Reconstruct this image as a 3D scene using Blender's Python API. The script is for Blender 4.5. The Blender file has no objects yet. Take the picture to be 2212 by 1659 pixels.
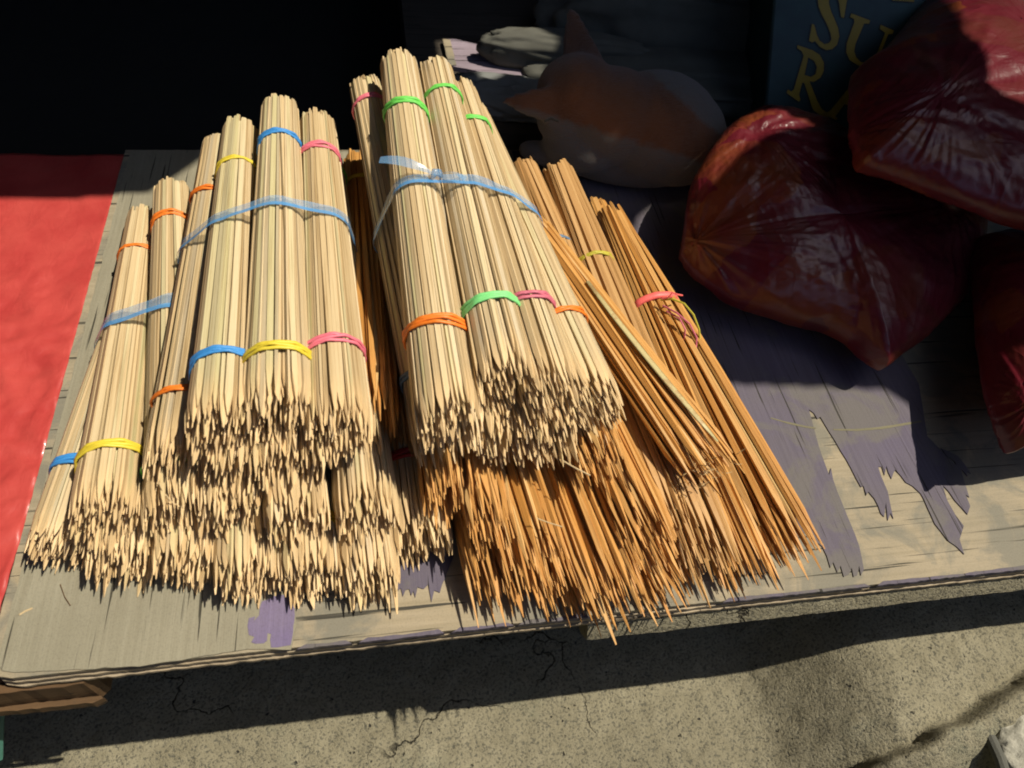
import bpy, bmesh, math, random
from mathutils import Vector, Matrix, noise
from mathutils.geometry import tessellate_polygon

sc = bpy.context.scene
# ------------------------------------------------------------------ camera
ROT = Matrix(((0.98472701, 0.05341706, -0.16570857),
              (-0.14130103, 0.80125779, -0.58139486),
              (0.10171888, 0.59593001, 0.79656807)))
EYE = Vector((0, 0, 0.5))
cam_data = bpy.data.cameras.new('camera')
cam = bpy.data.objects.new('camera', cam_data)
sc.collection.objects.link(cam)
cam.matrix_world = Matrix.Translation(EYE) @ ROT.to_4x4()
cam_data.sensor_width = 36.0
cam_data.lens = 1580 / 2212 * 36
cam_data.clip_start = 0.02
cam_data.clip_end = 200
cam_data.dof.use_dof = True
cam_data.dof.focus_distance = 0.60
cam_data.dof.aperture_fstop = 9.0
sc.camera = cam
sc.render.engine = 'CYCLES'
sc.cycles.max_bounces = 5
sc.cycles.diffuse_bounces = 3
sc.cycles.transparent_max_bounces = 10
sc.cycles.use_denoising = True
sc.cycles.filter_width = 1.9
# ------------------------------------------------------------------ light
SUN = Vector((0.50, -0.06, 1.0)).normalized()
world = bpy.data.worlds.new('World'); sc.world = world; world.use_nodes = True
wn = world.node_tree.nodes; wl = world.node_tree.links
bg = wn['Background']; sky = wn.new('ShaderNodeTexSky')
sky.sky_type = 'NISHITA'; sky.sun_disc = False
sky.sun_elevation = math.asin(SUN.z); sky.sun_rotation = math.atan2(SUN.x, SUN.y)
wl.new(sky.outputs[0], bg.inputs[0]); bg.inputs[1].default_value = 0.15
sd = bpy.data.lights.new('sun', 'SUN'); sd.energy = 5.0; sd.angle = math.radians(0.5); sd.color = (1.0, 0.91, 0.74)
so = bpy.data.objects.new('sun', sd); sc.collection.objects.link(so)
so.rotation_euler = SUN.to_track_quat('Z', 'Y').to_euler(); so.location = (1, 0, 2)
sc.view_settings.view_transform = 'Standard'; sc.view_settings.look = 'None'
sc.view_settings.exposure = 0.10; sc.view_settings.gamma = 1.0

rnd = random.Random(7)
C = sc.collection

def at(px, py, z=0.0):
    """point at height z on the sight line through a place measured in the photograph"""
    d = ROT @ Vector((px - 1106, 829.5 - py, -1580))
    return EYE + d * ((z - EYE.z) / d.z)

# ------------------------------------------------------------------ materials
def mat(name):
    m = bpy.data.materials.new(name); m.use_nodes = True
    nt = m.node_tree
    return m, nt.nodes, nt.links, nt.nodes['Principled BSDF']
def tex(n, l, kind='object', scale=(1, 1, 1), rot=(0, 0, 0)):
    tc = n.new('ShaderNodeTexCoord'); mp = n.new('ShaderNodeMapping')
    l.new(tc.outputs['Object'], mp.inputs[0]); mp.inputs['Scale'].default_value = scale; mp.inputs['Rotation'].default_value = rot
    return mp.outputs[0]
def nz(n, l, vec, scale=5, detail=4, rough=0.55, dist=0):
    t = n.new('ShaderNodeTexNoise'); l.new(vec, t.inputs['Vector']); t.inputs['Scale'].default_value = scale
    t.inputs['Detail'].default_value = detail; t.inputs['Roughness'].default_value = rough; t.inputs['Distortion'].default_value = dist
    return t.outputs['Fac']
def ramp(n, l, fac, stops, interp='LINEAR'):
    r = n.new('ShaderNodeValToRGB'); l.new(fac, r.inputs[0]); r.color_ramp.interpolation = interp
    e = r.color_ramp.elements
    while len(e) < len(stops): e.new(0.5)
    for k, (p, c) in zip(e, stops):
        k.position = p; k.color = (*c, 1) if len(c) == 3 else c
    return r.outputs[0]
def mixc(n, l, fac, a, b, mode='MIX'):
    m = n.new('ShaderNodeMix'); m.data_type = 'RGBA'; m.blend_type = mode
    for s, v in ((0, fac), (6, a), (7, b)):
        if hasattr(v, 'links'): l.new(v, m.inputs[s])
        else: m.inputs[s].default_value = v if s == 0 else (*v, 1)
    return m.outputs[2]
def bump(n, l, p, h, strength=0.3, dist=0.001):
    b = n.new('ShaderNodeBump'); l.new(h, b.inputs['Height']); b.inputs['Strength'].default_value = strength
    b.inputs['Distance'].default_value = dist; l.new(b.outputs[0], p.inputs['Normal'])
def obj_random(n, l):
    o = n.new('ShaderNodeObjectInfo'); return o.outputs['Random']
def math_n(n, l, op, a, b=None):
    m = n.new('ShaderNodeMath'); m.operation = op
    for i, v in enumerate((a, b)):
        if v is None: continue
        if hasattr(v, 'links'): l.new(v, m.inputs[i])
        else: m.inputs[i].default_value = v
    return m.outputs[0]

def stick_material(name, stops, streak, cut, tipc, tipy, rough=0.5):
    m, n, l, p = mat(name)
    r = obj_random(n, l)
    base = ramp(n, l, r, stops)
    # grain runs along the stick (local Y); shifted per stick
    tc = n.new('ShaderNodeTexCoord'); add = n.new('ShaderNodeVectorMath'); add.operation = 'ADD'
    cmb = n.new('ShaderNodeCombineXYZ'); off = math_n(n, l, 'MULTIPLY', r, 37.0)
    l.new(off, cmb.inputs[0]); l.new(off, cmb.inputs[1])
    l.new(tc.outputs['Object'], add.inputs[0]); l.new(cmb.outputs[0], add.inputs[1])
    mp = n.new('ShaderNodeMapping'); l.new(add.outputs[0], mp.inputs[0]); mp.inputs['Scale'].default_value = (1150, 7, 1150)
    g = nz(n, l, mp.outputs[0], 1.0, 4, 0.7)
    gr = ramp(n, l, g, [(0.34, streak), (0.47, (.9, .87, .82)), (0.6, (1, 1, 1))])
    c = mixc(n, l, 0.75, base, gr, 'MULTIPLY')
    mp2 = n.new('ShaderNodeMapping'); l.new(add.outputs[0], mp2.inputs[0]); mp2.inputs['Scale'].default_value = (60, 14, 60)
    blot = nz(n, l, mp2.outputs[0], 1.0, 4, 0.6)
    c = mixc(n, l, ramp(n, l, blot, [(0.58, (0, 0, 0)), (0.78, (.45, .45, .45))]), c, cut)
    # fresh cut wood towards the point is more golden
    sx = n.new('ShaderNodeSeparateXYZ'); l.new(tc.outputs['Object'], sx.inputs[0])
    tp = ramp(n, l, math_n(n, l, 'MULTIPLY', math_n(n, l, 'SUBTRACT', sx.outputs[1], tipy), 30.0), [(0, (0, 0, 0)), (.9, (.65, .65, .65))])
    c = mixc(n, l, tp, c, tipc)
    l.new(c, p.inputs['Base Color']); p.inputs['Roughness'].default_value = rough
    p.inputs['Specular IOR Level'].default_value = 0.35
    bump(n, l, p, g, 0.5, 0.0004)
    return m
M_pale = stick_material('pale_bamboo', [(0.0, (0.451, 0.331, 0.182)), (0.16, (0.583, 0.451, 0.261)), (0.36, (0.658, 0.525, 0.321)), (0.55, (0.545, 0.423, 0.252)), (0.72, (0.677, 0.562, 0.373)), (0.88, (0.545, 0.488, 0.268)), (0.94, (0.432, 0.36, 0.252)), (1, (0.752, 0.653, 0.47))],
                        (.46, .36, .25), (.60, .42, .21), (.76, .53, .27), .318)
M_brown = stick_material('brown_cane', [(0.0, (.46, .20, .045)), (.25, (.58, .30, .085)), (.5, (.64, .36, .12)), (.7, (.52, .25, .06)), (.88, (.68, .43, .18)), (1, (.60, .44, .20))],
                         (.45, .33, .22), (.42, .20, .06), (.62, .32, .10), .36)

M_tan = stick_material('tan_cane', [(0.0, (.42, .23, .085)), (.3, (.52, .31, .125)), (.6, (.58, .36, .16)), (.8, (.46, .26, .10)), (1, (.60, .42, .20))],
                       (.45, .34, .24), (.42, .24, .09), (.58, .34, .13), .36)

def rubber(name, col):
    m, n, l, p = mat(name)
    g = nz(n, l, tex(n, l), 700, 3)
    l.new(mixc(n, l, ramp(n, l, g, [(.3, (0, 0, 0)), (.7, (.35, .35, .35))]), col, tuple(min(1, c * 1.35 + .03) for c in col)), p.inputs['Base Color'])
    p.inputs['Roughness'].default_value = 0.5
    p.inputs['Subsurface Weight'].default_value = 0.0
    bump(n, l, p, g, 0.3, 0.0003)
    return m
RB = {'orange': rubber('orange_rubber', (.80, .19, .015)), 'yellow': rubber('yellow_rubber', (.66, .52, .04)),
      'blue': rubber('blue_rubber', (.04, .24, .60)), 'pink': rubber('pink_rubber', (.72, .16, .22)),
      'green': rubber('green_rubber', (.14, .58, .09)), 'mint': rubber('mint_rubber', (.20, .66, .22)),
      'rose': rubber('rose_rubber', (.55, .13, .19)), 'slate': rubber('slate_rubber', (.10, .17, .26)),
      'olive': rubber('olive_rubber', (.45, .40, .04)), 'red': rubber('red_rubber', (.45, .03, .02)),
      'coral': rubber('coral_raffia', (.85, .14, .13))}
def film(name, col, alpha, rough=0.25, coat=0.3):
    m, n, l, p = mat(name)
    v = tex(n, l, scale=(1, 1, 1)); g = nz(n, l, v, 90, 3)
    a = ramp(n, l, g, [(.3, (alpha - .05,) * 3), (.7, (alpha + .05,) * 3)])
    l.new(a, p.inputs['Alpha']); p.inputs['Base Color'].default_value = (*col, 1)
    p.inputs['Roughness'].default_value = rough; p.inputs['Coat Weight'].default_value = coat
    bump(n, l, p, g, 0.3, 0.0006)
    return m
M_ribbon = film('blue_plastic_ribbon', (.20, .40, .66), 0.46, .2, .6)
M_ribbon_fold = film('folded_blue_ribbon', (.10, .34, .70), 0.72, .25, .5)

# ------------------------------------------------------------------ mesh helpers
def mesh_obj(name, verts, faces, material, parent=None, smooth=False, mats=None):
    me = bpy.data.meshes.new(name); me.from_pydata([tuple(v) for v in verts], [], faces); me.update()
    if material: me.materials.append(material)
    if mats:
        for x in mats: me.materials.append(x)
    if smooth: me.polygons.foreach_set('use_smooth', [True] * len(me.polygons))
    o = bpy.data.objects.new(name, me); C.objects.link(o)
    if parent: o.parent = parent
    return o
def tag(o, label=None, cat=None, group=None, kind=None):
    if label: o['label'] = label
    if cat: o['category'] = cat
    if group: o['group'] = group
    if kind: o['kind'] = kind
    return o
def thing(name, label, cat, loc=(0, 0, 0), group=None):
    o = bpy.data.objects.new(name, None); C.objects.link(o); o.empty_display_size = 0.01
    o.location = loc
    return tag(o, label, cat, group)
def tube(path, rad, sides=6, closed=False, flat=1.0, up=None):
    """verts, faces of a tube along a path; rad number or list; flat squashes one axis"""
    P = [Vector(p) for p in path]; N = len(P); V = []; F = []
    for i, p in enumerate(P):
        a = P[(i - 1) % N] if (closed or i > 0) else p; b = P[(i + 1) % N] if (closed or i < N - 1) else p
        t = (b - a).normalized()
        u = Vector(up[i] if isinstance(up, list) else (up or (0, 0, 1))); s = t.cross(u)
        if s.length < 1e-6: s = t.cross(Vector((1, 0, 0)))
        s.normalize(); u = s.cross(t)
        r = rad[i] if isinstance(rad, (list, tuple)) else rad
        for k in range(sides):
            an = 2 * math.pi * k / sides
            V.append(p + s * (math.cos(an) * r) + u * (math.sin(an) * r * flat))
    n = N if closed else N - 1
    for i in range(n):
        for k in range(sides):
            a = i * sides + k; b = i * sides + (k + 1) % sides
            c = ((i + 1) % N) * sides + (k + 1) % sides; d = ((i + 1) % N) * sides + k
            F.append((a, b, c, d))
    if not closed:
        F.append(tuple(range(sides))[::-1]); F.append(tuple((N - 1) * sides + k for k in range(sides)))
    return V, F
def merge(parts):
    V = []; F = []
    for v, f in parts:
        o = len(V); V += list(v); F += [tuple(i + o for i in q) for q in f]
    return V, F

# ------------------------------------------------------------------ stick meshes (local Y along the stick, Z away from the bundle's core)
def stick_mesh(kind, idx):
    r = random.Random(100 * (kind != 'pale') + idx)
    if kind == 'pale':
        w = r.choice([2.0, 2.5, 3.0, 3.6, 4.2, 4.8]) * r.uniform(.92, 1.08) / 1000; t = r.uniform(1.3, 1.8) / 1000
        if r.random() < .22: w, t = r.uniform(1.4, 2.0) / 1000, r.uniform(2.4, 3.2) / 1000
        tipl = r.uniform(.030, .066); amp = .0004; wav = .0003; L0 = .35
    else:
        w = r.choice([2.6, 3.2, 4.0, 4.8] if kind == 'brown' else [4.0, 4.8, 5.6]) * r.uniform(.9, 1.1) / 1000; t = r.uniform(1.6, 2.6) / 1000
        if r.random() < .18: w, t = r.uniform(1.5, 2.4) / 1000, r.uniform(2.6, 3.8) / 1000
        tipl = r.uniform(.05, .12); amp = .0022; wav = .0012; L0 = .40
    ys = [0, .012, .30, .55, .78, 1 - tipl, 1 - tipl * .5, 1 - tipl * .12, 1.0]
    ax, az, fx, fz = r.uniform(-amp, amp), r.uniform(-amp * .4, amp), r.uniform(2, 5), r.uniform(2, 5)
    ph1, ph2 = r.uniform(0, 6), r.uniform(0, 6); skew = r.uniform(-1.0, 1.0); V = []; F = []
    tw = r.uniform(-.35, .35)
    for y in ys:
        cx = ax * math.sin(math.pi * y) + wav * math.sin(fx * y + ph1) * .5; cz = az * math.sin(math.pi * y) + wav * math.sin(fz * y + ph2) * .3
        ww = w / 2; tt = t / 2
        if kind == 'pale': cz -= .0010 * (math.exp(-((y - .16) / .05) ** 2) + math.exp(-((y - .84) / .05) ** 2))
        if y < .005: ww *= .8; tt *= .7
        k = (y - (1 - tipl)) / tipl
        if k > 0:
            e = k ** (1.55 if kind == 'pale' else 1.1); ww *= max(.09, 1 - .93 * e); tt *= max(.28, 1 - .7 * e); cx += skew * w * .36 * e; cz -= t * .25 * k
        c, s = math.cos(tw), math.sin(tw)
        for (a, b) in ((-ww, -tt), (ww, -tt), (ww * .86, tt), (-ww * .86, tt)):
            V.append((cx + a * c - b * s, y * L0, cz + a * s + b * c))
    n = len(ys)
    for i in range(n - 1):
        for k in range(4):
            a = i * 4 + k; b = i * 4 + (k + 1) % 4
            F.append((a, a + 4, b + 4, b))
    F.append((0, 1, 2, 3)); F.append(tuple((n - 1) * 4 + k for k in (3, 2, 1, 0)))
    me = bpy.data.meshes.new(kind + '_stick'); me.from_pydata(V, [], F); me.update()
    me.materials.append({'pale': M_pale, 'brown': M_brown, 'tan': M_tan}[kind])
    return me, L0, w
STICKS = {k: [stick_mesh(k, i) for i in range(44)] for k in ('pale', 'brown', 'tan')}

BUNDLES = {}
def bundle(key, label, kind, head, tip, zt, zh=None, L=None, R=.0185, bands=(), fan=1.0, fanz=1.0, heady=22, name=None, group=None, jit=1.0, core=1.0):
    L = L or (.35 if kind == 'pale' else .40)
    B = at(tip[0], tip[1], zt) if len(tip) == 2 else Vector(tip)
    if len(head) == 2:
        if zh is None:
            best = min(((abs((at(head[0], head[1] + heady, z / 1000) - B).length - L), z / 1000) for z in range(0, 190)), key=lambda q: q[0])
            zh = best[1]
        A = at(head[0], head[1] + heady, zh)
    else:
        A = Vector(head)
    ln = (B - A).length
    Y = (B - A).normalized(); Z = (Vector((0, 0, 1)) - Y * Y.z).normalized(); X = Y.cross(Z)
    root = thing(name or ('bamboo_stick_bundle' if kind == 'pale' else 'cane_stick_bundle'), label, 'stick bundle', A,
                 group or ('bundles of pale bamboo sticks' if kind == 'pale' else 'bundles of brown cane sticks'))
    r = random.Random(hash(key) % 1000 if isinstance(key, int) else sum(ord(c) * (i + 3) for i, c in enumerate(key)))
    rh, rt = (R * .82, R * 1.16) if kind == 'pale' else (R * .85, R * 1.15)
    rings = []; rr = R - .001
    while rr > .001: rings.append(rr); rr -= .0026
    picks = []
    for ri, q in enumerate(rings):
        an = ph = r.uniform(0, 6); row = []
        while True:
            pk = r.choice(STICKS[kind]); stp = max(pk[2], .0020) * (.98 if kind == 'pale' else 1.0) / q
            if an + stp > ph + 2 * math.pi + .4 * stp: break
            row.append([an + stp / 2, pk]); an += stp
        gap = 2 * math.pi / max(.1, an - ph)
        for w_ in row: picks.append((ri, q, ph + (w_[0] - ph) * gap, w_[1]))
        if not row: picks.append((ri, q, ph, r.choice(STICKS[kind])))
    for ri, q, an, pick in picks:
        if True:
            k = q / R * (1 + r.uniform(-.028, .022))
            hx, hz = math.cos(an) * k * rh, math.sin(an) * k * rh
            an2 = an + r.gauss(0, .02 if kind == 'pale' else .10)
            if r.random() < .035: an2 += r.gauss(0, .35)
            tx, tz = math.cos(an2) * k * rt * fan, math.sin(an2) * k * rt * fanz
            me, L0, w = pick
            jh = r.gauss(0, .0028); jt = r.gauss(0, .0046 if kind == 'pale' else .009) * jit
            if r.random() < .04: jh += r.uniform(-.012, .012)
            P = X * hx + Z * hz + Y * jh; Q = X * tx + Z * tz + Y * (ln + jt - (.25 if kind == 'pale' else .3) * tz)
            yy = (Q - P); sl = yy.length; yy.normalize()
            rad = X * math.cos(an) + Z * math.sin(an)
            rad = Matrix.Rotation(r.gauss(0, .10 if ri == 0 and kind == 'pale' else .35), 3, Y) @ rad
            zz = (rad - yy * rad.dot(yy)).normalized(); xx = yy.cross(zz)
            o = bpy.data.objects.new('stick', me); C.objects.link(o); o.parent = root
            sx = r.uniform(.97, 1.10); sy = sl / L0
            m = Matrix(((xx.x * sx, yy.x * sy, zz.x, P.x), (xx.y * sx, yy.y * sy, zz.y, P.y), (xx.z * sx, yy.z * sy, zz.z, P.z), (0, 0, 0, 1)))
            o.matrix_local = m
    def radius(t): return rh + (rt - rh) * t
    for bd in bands:
        px, py, col = bd[:3]; wraps = bd[3] if len(bd) > 3 else 3; wd = bd[4] if len(bd) > 4 else .0015
        # station along the axis that lies nearest the measured place, taken on the bundle's upper side
        t = min(range(0, 101), key=lambda q: ((proj(A + Y * (ln * q / 100) + Z * radius(q / 100)) - Vector((px, py))).length)) / 100
        parts = []
        tl = r.uniform(-.10, .10)
        for wv in range(wraps):
            oy = (wv - (wraps - 1) / 2) * wd * 1.55 + r.uniform(-.3, .3) * wd; sk = tl + r.uniform(-.07, .07); p1 = r.uniform(0, 6)
            path = []; ups = []
            for i in range(44):
                an = 2 * math.pi * i / 44
                wob = 1 + .018 * math.sin(7 * an + p1) + .012 * math.sin(13 * an + 2 * p1)
                fx = 1 + (fan - 1) * t; fz = 1 + (fanz - 1) * t
                rr2 = (radius(t) + .0009) * wob
                d = X * math.cos(an) * fx + Z * math.sin(an) * fz
                path.append(d * rr2 + Y * (ln * t + oy + sk * rr2 * math.cos(an + .5) + .0007 * math.sin(2 * an + p1)))
                ups.append(X * math.cos(an) + Z * math.sin(an))
            parts.append(tube(path, wd, 6, True, .62, ups))
        V, F = merge(parts)
        b = mesh_obj('rubber_band', V, F, RB[col], root, True)
    BUNDLES[key] = (A, B, Y, X, Z, radius, ln, fan, fanz)
    return root
ROTI = ROT.transposed()
def proj(p):
    c = ROTI @ (Vector(p) - EYE)
    return Vector((1106 + 1580 * c.x / -c.z, 829.5 - 1580 * c.y / -c.z))

#BUNDLE_TABLE
# ---- left pair
bundle('A0', 'pale bundle at the far left edge of the pile, blue band near its tips', 'pale', (296, 600), (122, 1192), .019, zh=.018, R=.0165, bands=[(155, 992, 'blue')])
bundle('A3', 'pale bundle under the yellow-banded one at far left, its blue band in shadow', 'pale', (345, 560), (262, 1222), .021, zh=.020, bands=[(293, 1050, 'blue', 2)])
bundle('A1', 'leftmost upper pale bundle, orange band at the blunt end, yellow near the points', 'pale', (314, 455), (228, 1128), .050, L=.335, R=.0190, bands=[(298, 528, 'orange', 2), (232, 965, 'yellow', 3)])
bundle('A2', 'pale bundle second from the left, blunt end banded orange, lower half in shade', 'pale', (372, 392), (385, 1120), .050, L=.345, bands=[(372, 462, 'orange', 3), (322, 985, 'green', 2)])
# ---- bottom layer
bundle('L0', 'pale bundle on the bare board with points below the green-banded bundle', 'pale', (440, 560), (400, 1232), .021, zh=.020, bands=[(430, 1080, 'yellow')])
bundle('L1', 'pale bundle on the board whose points end left of the violet paint patch', 'pale', (535, 560), (535, 1262), .021, zh=.020, bands=[(523, 1110, 'pink')])
bundle('L2', 'pale bundle on the board whose points end right above the violet paint patch', 'pale', (640, 560), (672, 1256), .021, zh=.020, bands=[(690, 1100, 'yellow')])
bundle('L3', 'pale bundle on the board whose points reach nearest the front edge of the board', 'pale', (728, 570), (800, 1268), .021, zh=.020, bands=[(795, 1090, 'orange')])
bundle('L4', 'pale bundle in half shade at the right end of the bottom pale row', 'pale', (830, 520), (915, 1180), .021, zh=.020, bands=[(868, 980, 'red')])
# ---- second layer
bundle('K1', 'pale bundle in the second layer under the orange-banded left bundle', 'pale', (500, 470), (500, 1120), .053, zh=.048, bands=[(500, 950, 'green')])
bundle('K2', 'pale bundle in the second layer below the middle bundle with the yellow band', 'pale', (600, 450), (642, 1138), .053, zh=.048, bands=[(650, 960, 'blue')])
bundle('K3', 'pale bundle in the second layer, rightmost of its row beside the dark gap', 'pale', (730, 430), (795, 1128), .053, zh=.048)
# ---- third layer: tied block on the left
bundle('B1', 'pale bundle with orange bands at both ends, tied by the left blue ribbon', 'pale', (478, 300), (392, 1022), .070, L=.35, R=.0205, bands=[(450, 403, 'orange', 2), (393, 832, 'orange', 2)])
bundle('B5', 'pale bundle without visible head at the right side of the left tied block', 'pale', (705, 330), (757, 965), .078, zh=.060, bands=[(735, 355, 'green', 2)])
bundle('B6', 'pale bundle in the layer under the blue and yellow banded middle bundles', 'pale', (560, 330), (512, 1040), .076, L=.35, bands=[(520, 860, 'pink')])
bundle('B7', 'pale bundle whose points stick out below the yellow band bundle', 'pale', (620, 320), (628, 1025), .078, L=.35, bands=[(620, 860, 'orange')])
bundle('B2', 'pale bundle, yellow band at its blunt end, blue band near the points', 'pale', (520, 262), (478, 940), .106, L=.35, bands=[(508, 340, 'yellow', 2), (492, 757, 'blue', 3)])
bundle('B3', 'tall pale bundle, blue band at its blunt end, yellow band near the points', 'pale', (605, 217), (603, 912), .110, L=.35, R=.0195, bands=[(595, 283, 'blue', 3), (607, 742, 'yellow', 3)])
bundle('B4', 'pale bundle with pink rubber bands at both ends beside the dark gap', 'pale', (686, 246), (732, 948), .104, L=.35, bands=[(678, 312, 'pink', 3), (718, 733, 'pink', 3)])
# ---- brown ones lying beneath
bundle('F1', 'brown bundle standing in the gap between the two tied blocks, points lit at one side', 'brown', (775, 330), (806, 900), .082, L=.34, R=.0165, bands=[(780, 380, 'yellow', 2)])
bundle('F2', 'dark brown bundle deep in the gap with a red band near its blunt end', 'brown', (790, 380), (862, 930), .055, zh=.04, L=.34, R=.018, bands=[(782, 440, 'red', 2)])
bundle('F3', 'dark brown bundle in the gap next to the slate-banded pale bundle', 'brown', (850, 420), (912, 950), .045, zh=.04, L=.34, R=.015)
bundle('E1', 'short brown bundle hanging straight below the points of the right tied block', 'brown', (900, 420), (985, 1085), .055, zh=.045, R=.0185, L=.36, fan=1.1, jit=.6)
bundle('E3', 'leftmost brown bundle of the bottom row, its points near the violet scrap', 'brown', (900, 560), (1078, 1262), .021, zh=.018, R=.016, fan=1.2)
bundle('E2', 'brown bundle in the second cane layer just above the leftmost cane tips', 'brown', (940, 520), (1065, 1150), .05, zh=.035, R=.016, jit=1.3)
bundle('E4', 'brown bundle leaning right in the lower cane row behind the front edge', 'brown', (960, 520), (1160, 1225), .04, zh=.03, R=.018, fan=1.2)
bundle('E5', 'brown bundle whose points just reach the front edge of the board', 'brown', (1010, 560), (1240, 1272), .022, zh=.02, R=.018, fan=1.3)
bundle('E6', 'long straight brown bundle poking farthest out over the front edge', 'brown', (1030, 500), (1330, 1288), .034, zh=.03, L=.42, R=.017, fan=1.3)
bundle('E7', 'brown bundle in the lower row with points over the lit concrete lip', 'brown', (1085, 560), (1430, 1268), .024, zh=.02, R=.017, fan=1.2)
bundle('E8', 'brown bundle under the frayed one in the second cane layer', 'brown', (1110, 500), (1400, 1160), .055, zh=.04, R=.017, fan=1.1)
bundle('E9', 'short brown bundle just below the points of the right tied block', 'brown', (1090, 430), (1300, 1000), .075, zh=.06, R=.017)
bundle('D1', 'brown bundle with a slate blue band at its blunt end, leftmost of the cane heads', 'tan', (1130, 345), (1440, 1130), .045, L=.40, R=.0165, bands=[(1213, 512, 'slate', 2)])
bundle('D2', 'brown bundle with an olive yellow band, second of the cane heads', 'tan', (1205, 350), (1535, 1215), .035, L=.41, R=.0165, bands=[(1290, 546, 'olive', 2)], fan=1.2)
bundle('D3', 'brown bundle under the pink-tied one, third of the cane heads', 'brown', (1282, 424), (1610, 1228), .020, zh=.022, L=.40, R=.014, fan=1.5)
bundle('D4', 'rightmost brown bundle, tied with pink raffia, points fanned over violet paint', 'brown', (1318, 440), (1685, 1205), .030, zh=.040, L=.40, R=.0135, bands=[(1400, 652, 'coral', 1, .0038)], fan=2.5, fanz=.9)
bundle('D5', 'brown bundle lying across the others with a peeling green strip and frayed points', 'brown', (1165, 480), (1530, 1005), .075, zh=.085, L=.36, R=.0140, fan=1.5, fanz=.7, jit=.9)
def dress_d5():
    A, B, Y, X, Z, rad, ln, fan, fanz = BUNDLES['D5']
    root = [o for o in C.objects if o.type == 'EMPTY' and (o.location - A).length < 1e-5][0]
    pts = [Y * (ln * t) + Z * (rad(t) * 1.02) - X * (.002 + .006 * t - .004 * math.sin(3 * t)) for t in (.30, .45, .6, .75, .88, .97)]
    V, F = tube(pts, [.0018, .0024, .0026, .0025, .0022, .0008], 6, False, .22, tuple(Z))
    tag(mesh_obj('peeling_strip', V, F, M_strip, root, True), 'flat pale strip with its green skin peeling off')
    rr = random.Random(5); parts = []
    for k in range(26):
        q = Y * (ln + rr.uniform(-.006, .010)) + X * rr.uniform(-.017, .017) + Z * rr.uniform(-.011, .014); v = (Y * rr.uniform(.2, 1) + X * rr.uniform(-1, 1) + Z * rr.uniform(-.3, 1)).normalized()
        w = (X * rr.uniform(-1, 1) + Z * rr.uniform(-1, 1)) * .004
        parts.append(tube([q, q + v * .004 + w * .3, q + v * .005 + w, q + v * .006 + w * 1.6], [.0004, .0003, .00025, .0001], 4))
    V, F = merge(parts); tag(mesh_obj('frayed_fibres', V, F, M_fray, root), None, None, None, 'stuff')
M_strip, n_, l_, p_ = mat('peeling_green_skin'); g_ = nz(n_, l_, tex(n_, l_), 160, 5, .7)
l_.new(ramp(n_, l_, g_, [(.50, (.50, .42, .20)), (.58, (.42, .29, .13))]), p_.inputs['Base Color'])
M_fray = rubber('frayed_fibre', (.50, .36, .18))
dress_d5()
# ---- tied block on the right
bundle('C6', 'pale bundle in the under layer of the right tied block, left of its middle', 'pale', (975, 240), (1085, 955), .095, L=.35)
bundle('C7', 'pale bundle in the under layer of the right tied block, at its middle', 'pale', (1020, 260), (1185, 955), .098, L=.35)
bundle('C8', 'pale bundle in the under layer of the right tied block, at its right side', 'pale', (1030, 300), (1285, 905), .100, L=.34)
bundle('C1', 'left-tilted pale bundle, pink band at its blunt end, slate band low down', 'pale', (790, 168), (955, 958), .080, L=.355, R=.0170, bands=[(785, 212, 'pink', 2), (893, 803, 'slate', 2)])
bundle('C2', 'tallest pale bundle, green band at its blunt end, orange band near the points', 'pale', (862, 122), (972, 928), .120, L=.35, R=.0190, bands=[(872, 217, 'green', 3), (945, 688, 'orange', 3)])
bundle('C3', 'pale bundle with green bands at both ends, second in the right tied block', 'pale', (942, 133), (1098, 842), .132, L=.34, R=.0180, bands=[(948, 190, 'green', 2), (1065, 640, 'mint', 3)])
bundle('C5', 'pale bundle at the right side of the right tied block, orange band low', 'pale', (1022, 225), (1285, 880), .118, L=.34, R=.0165, bands=[(1250, 653, 'orange', 2)])
bundle('C4', 'pale bundle with a green head band and a dull rose band near the points', 'pale', (995, 180), (1195, 865), .128, L=.34, R=.0175, bands=[(1030, 247, 'green', 2), (1160, 626, 'rose', 3)])

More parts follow.
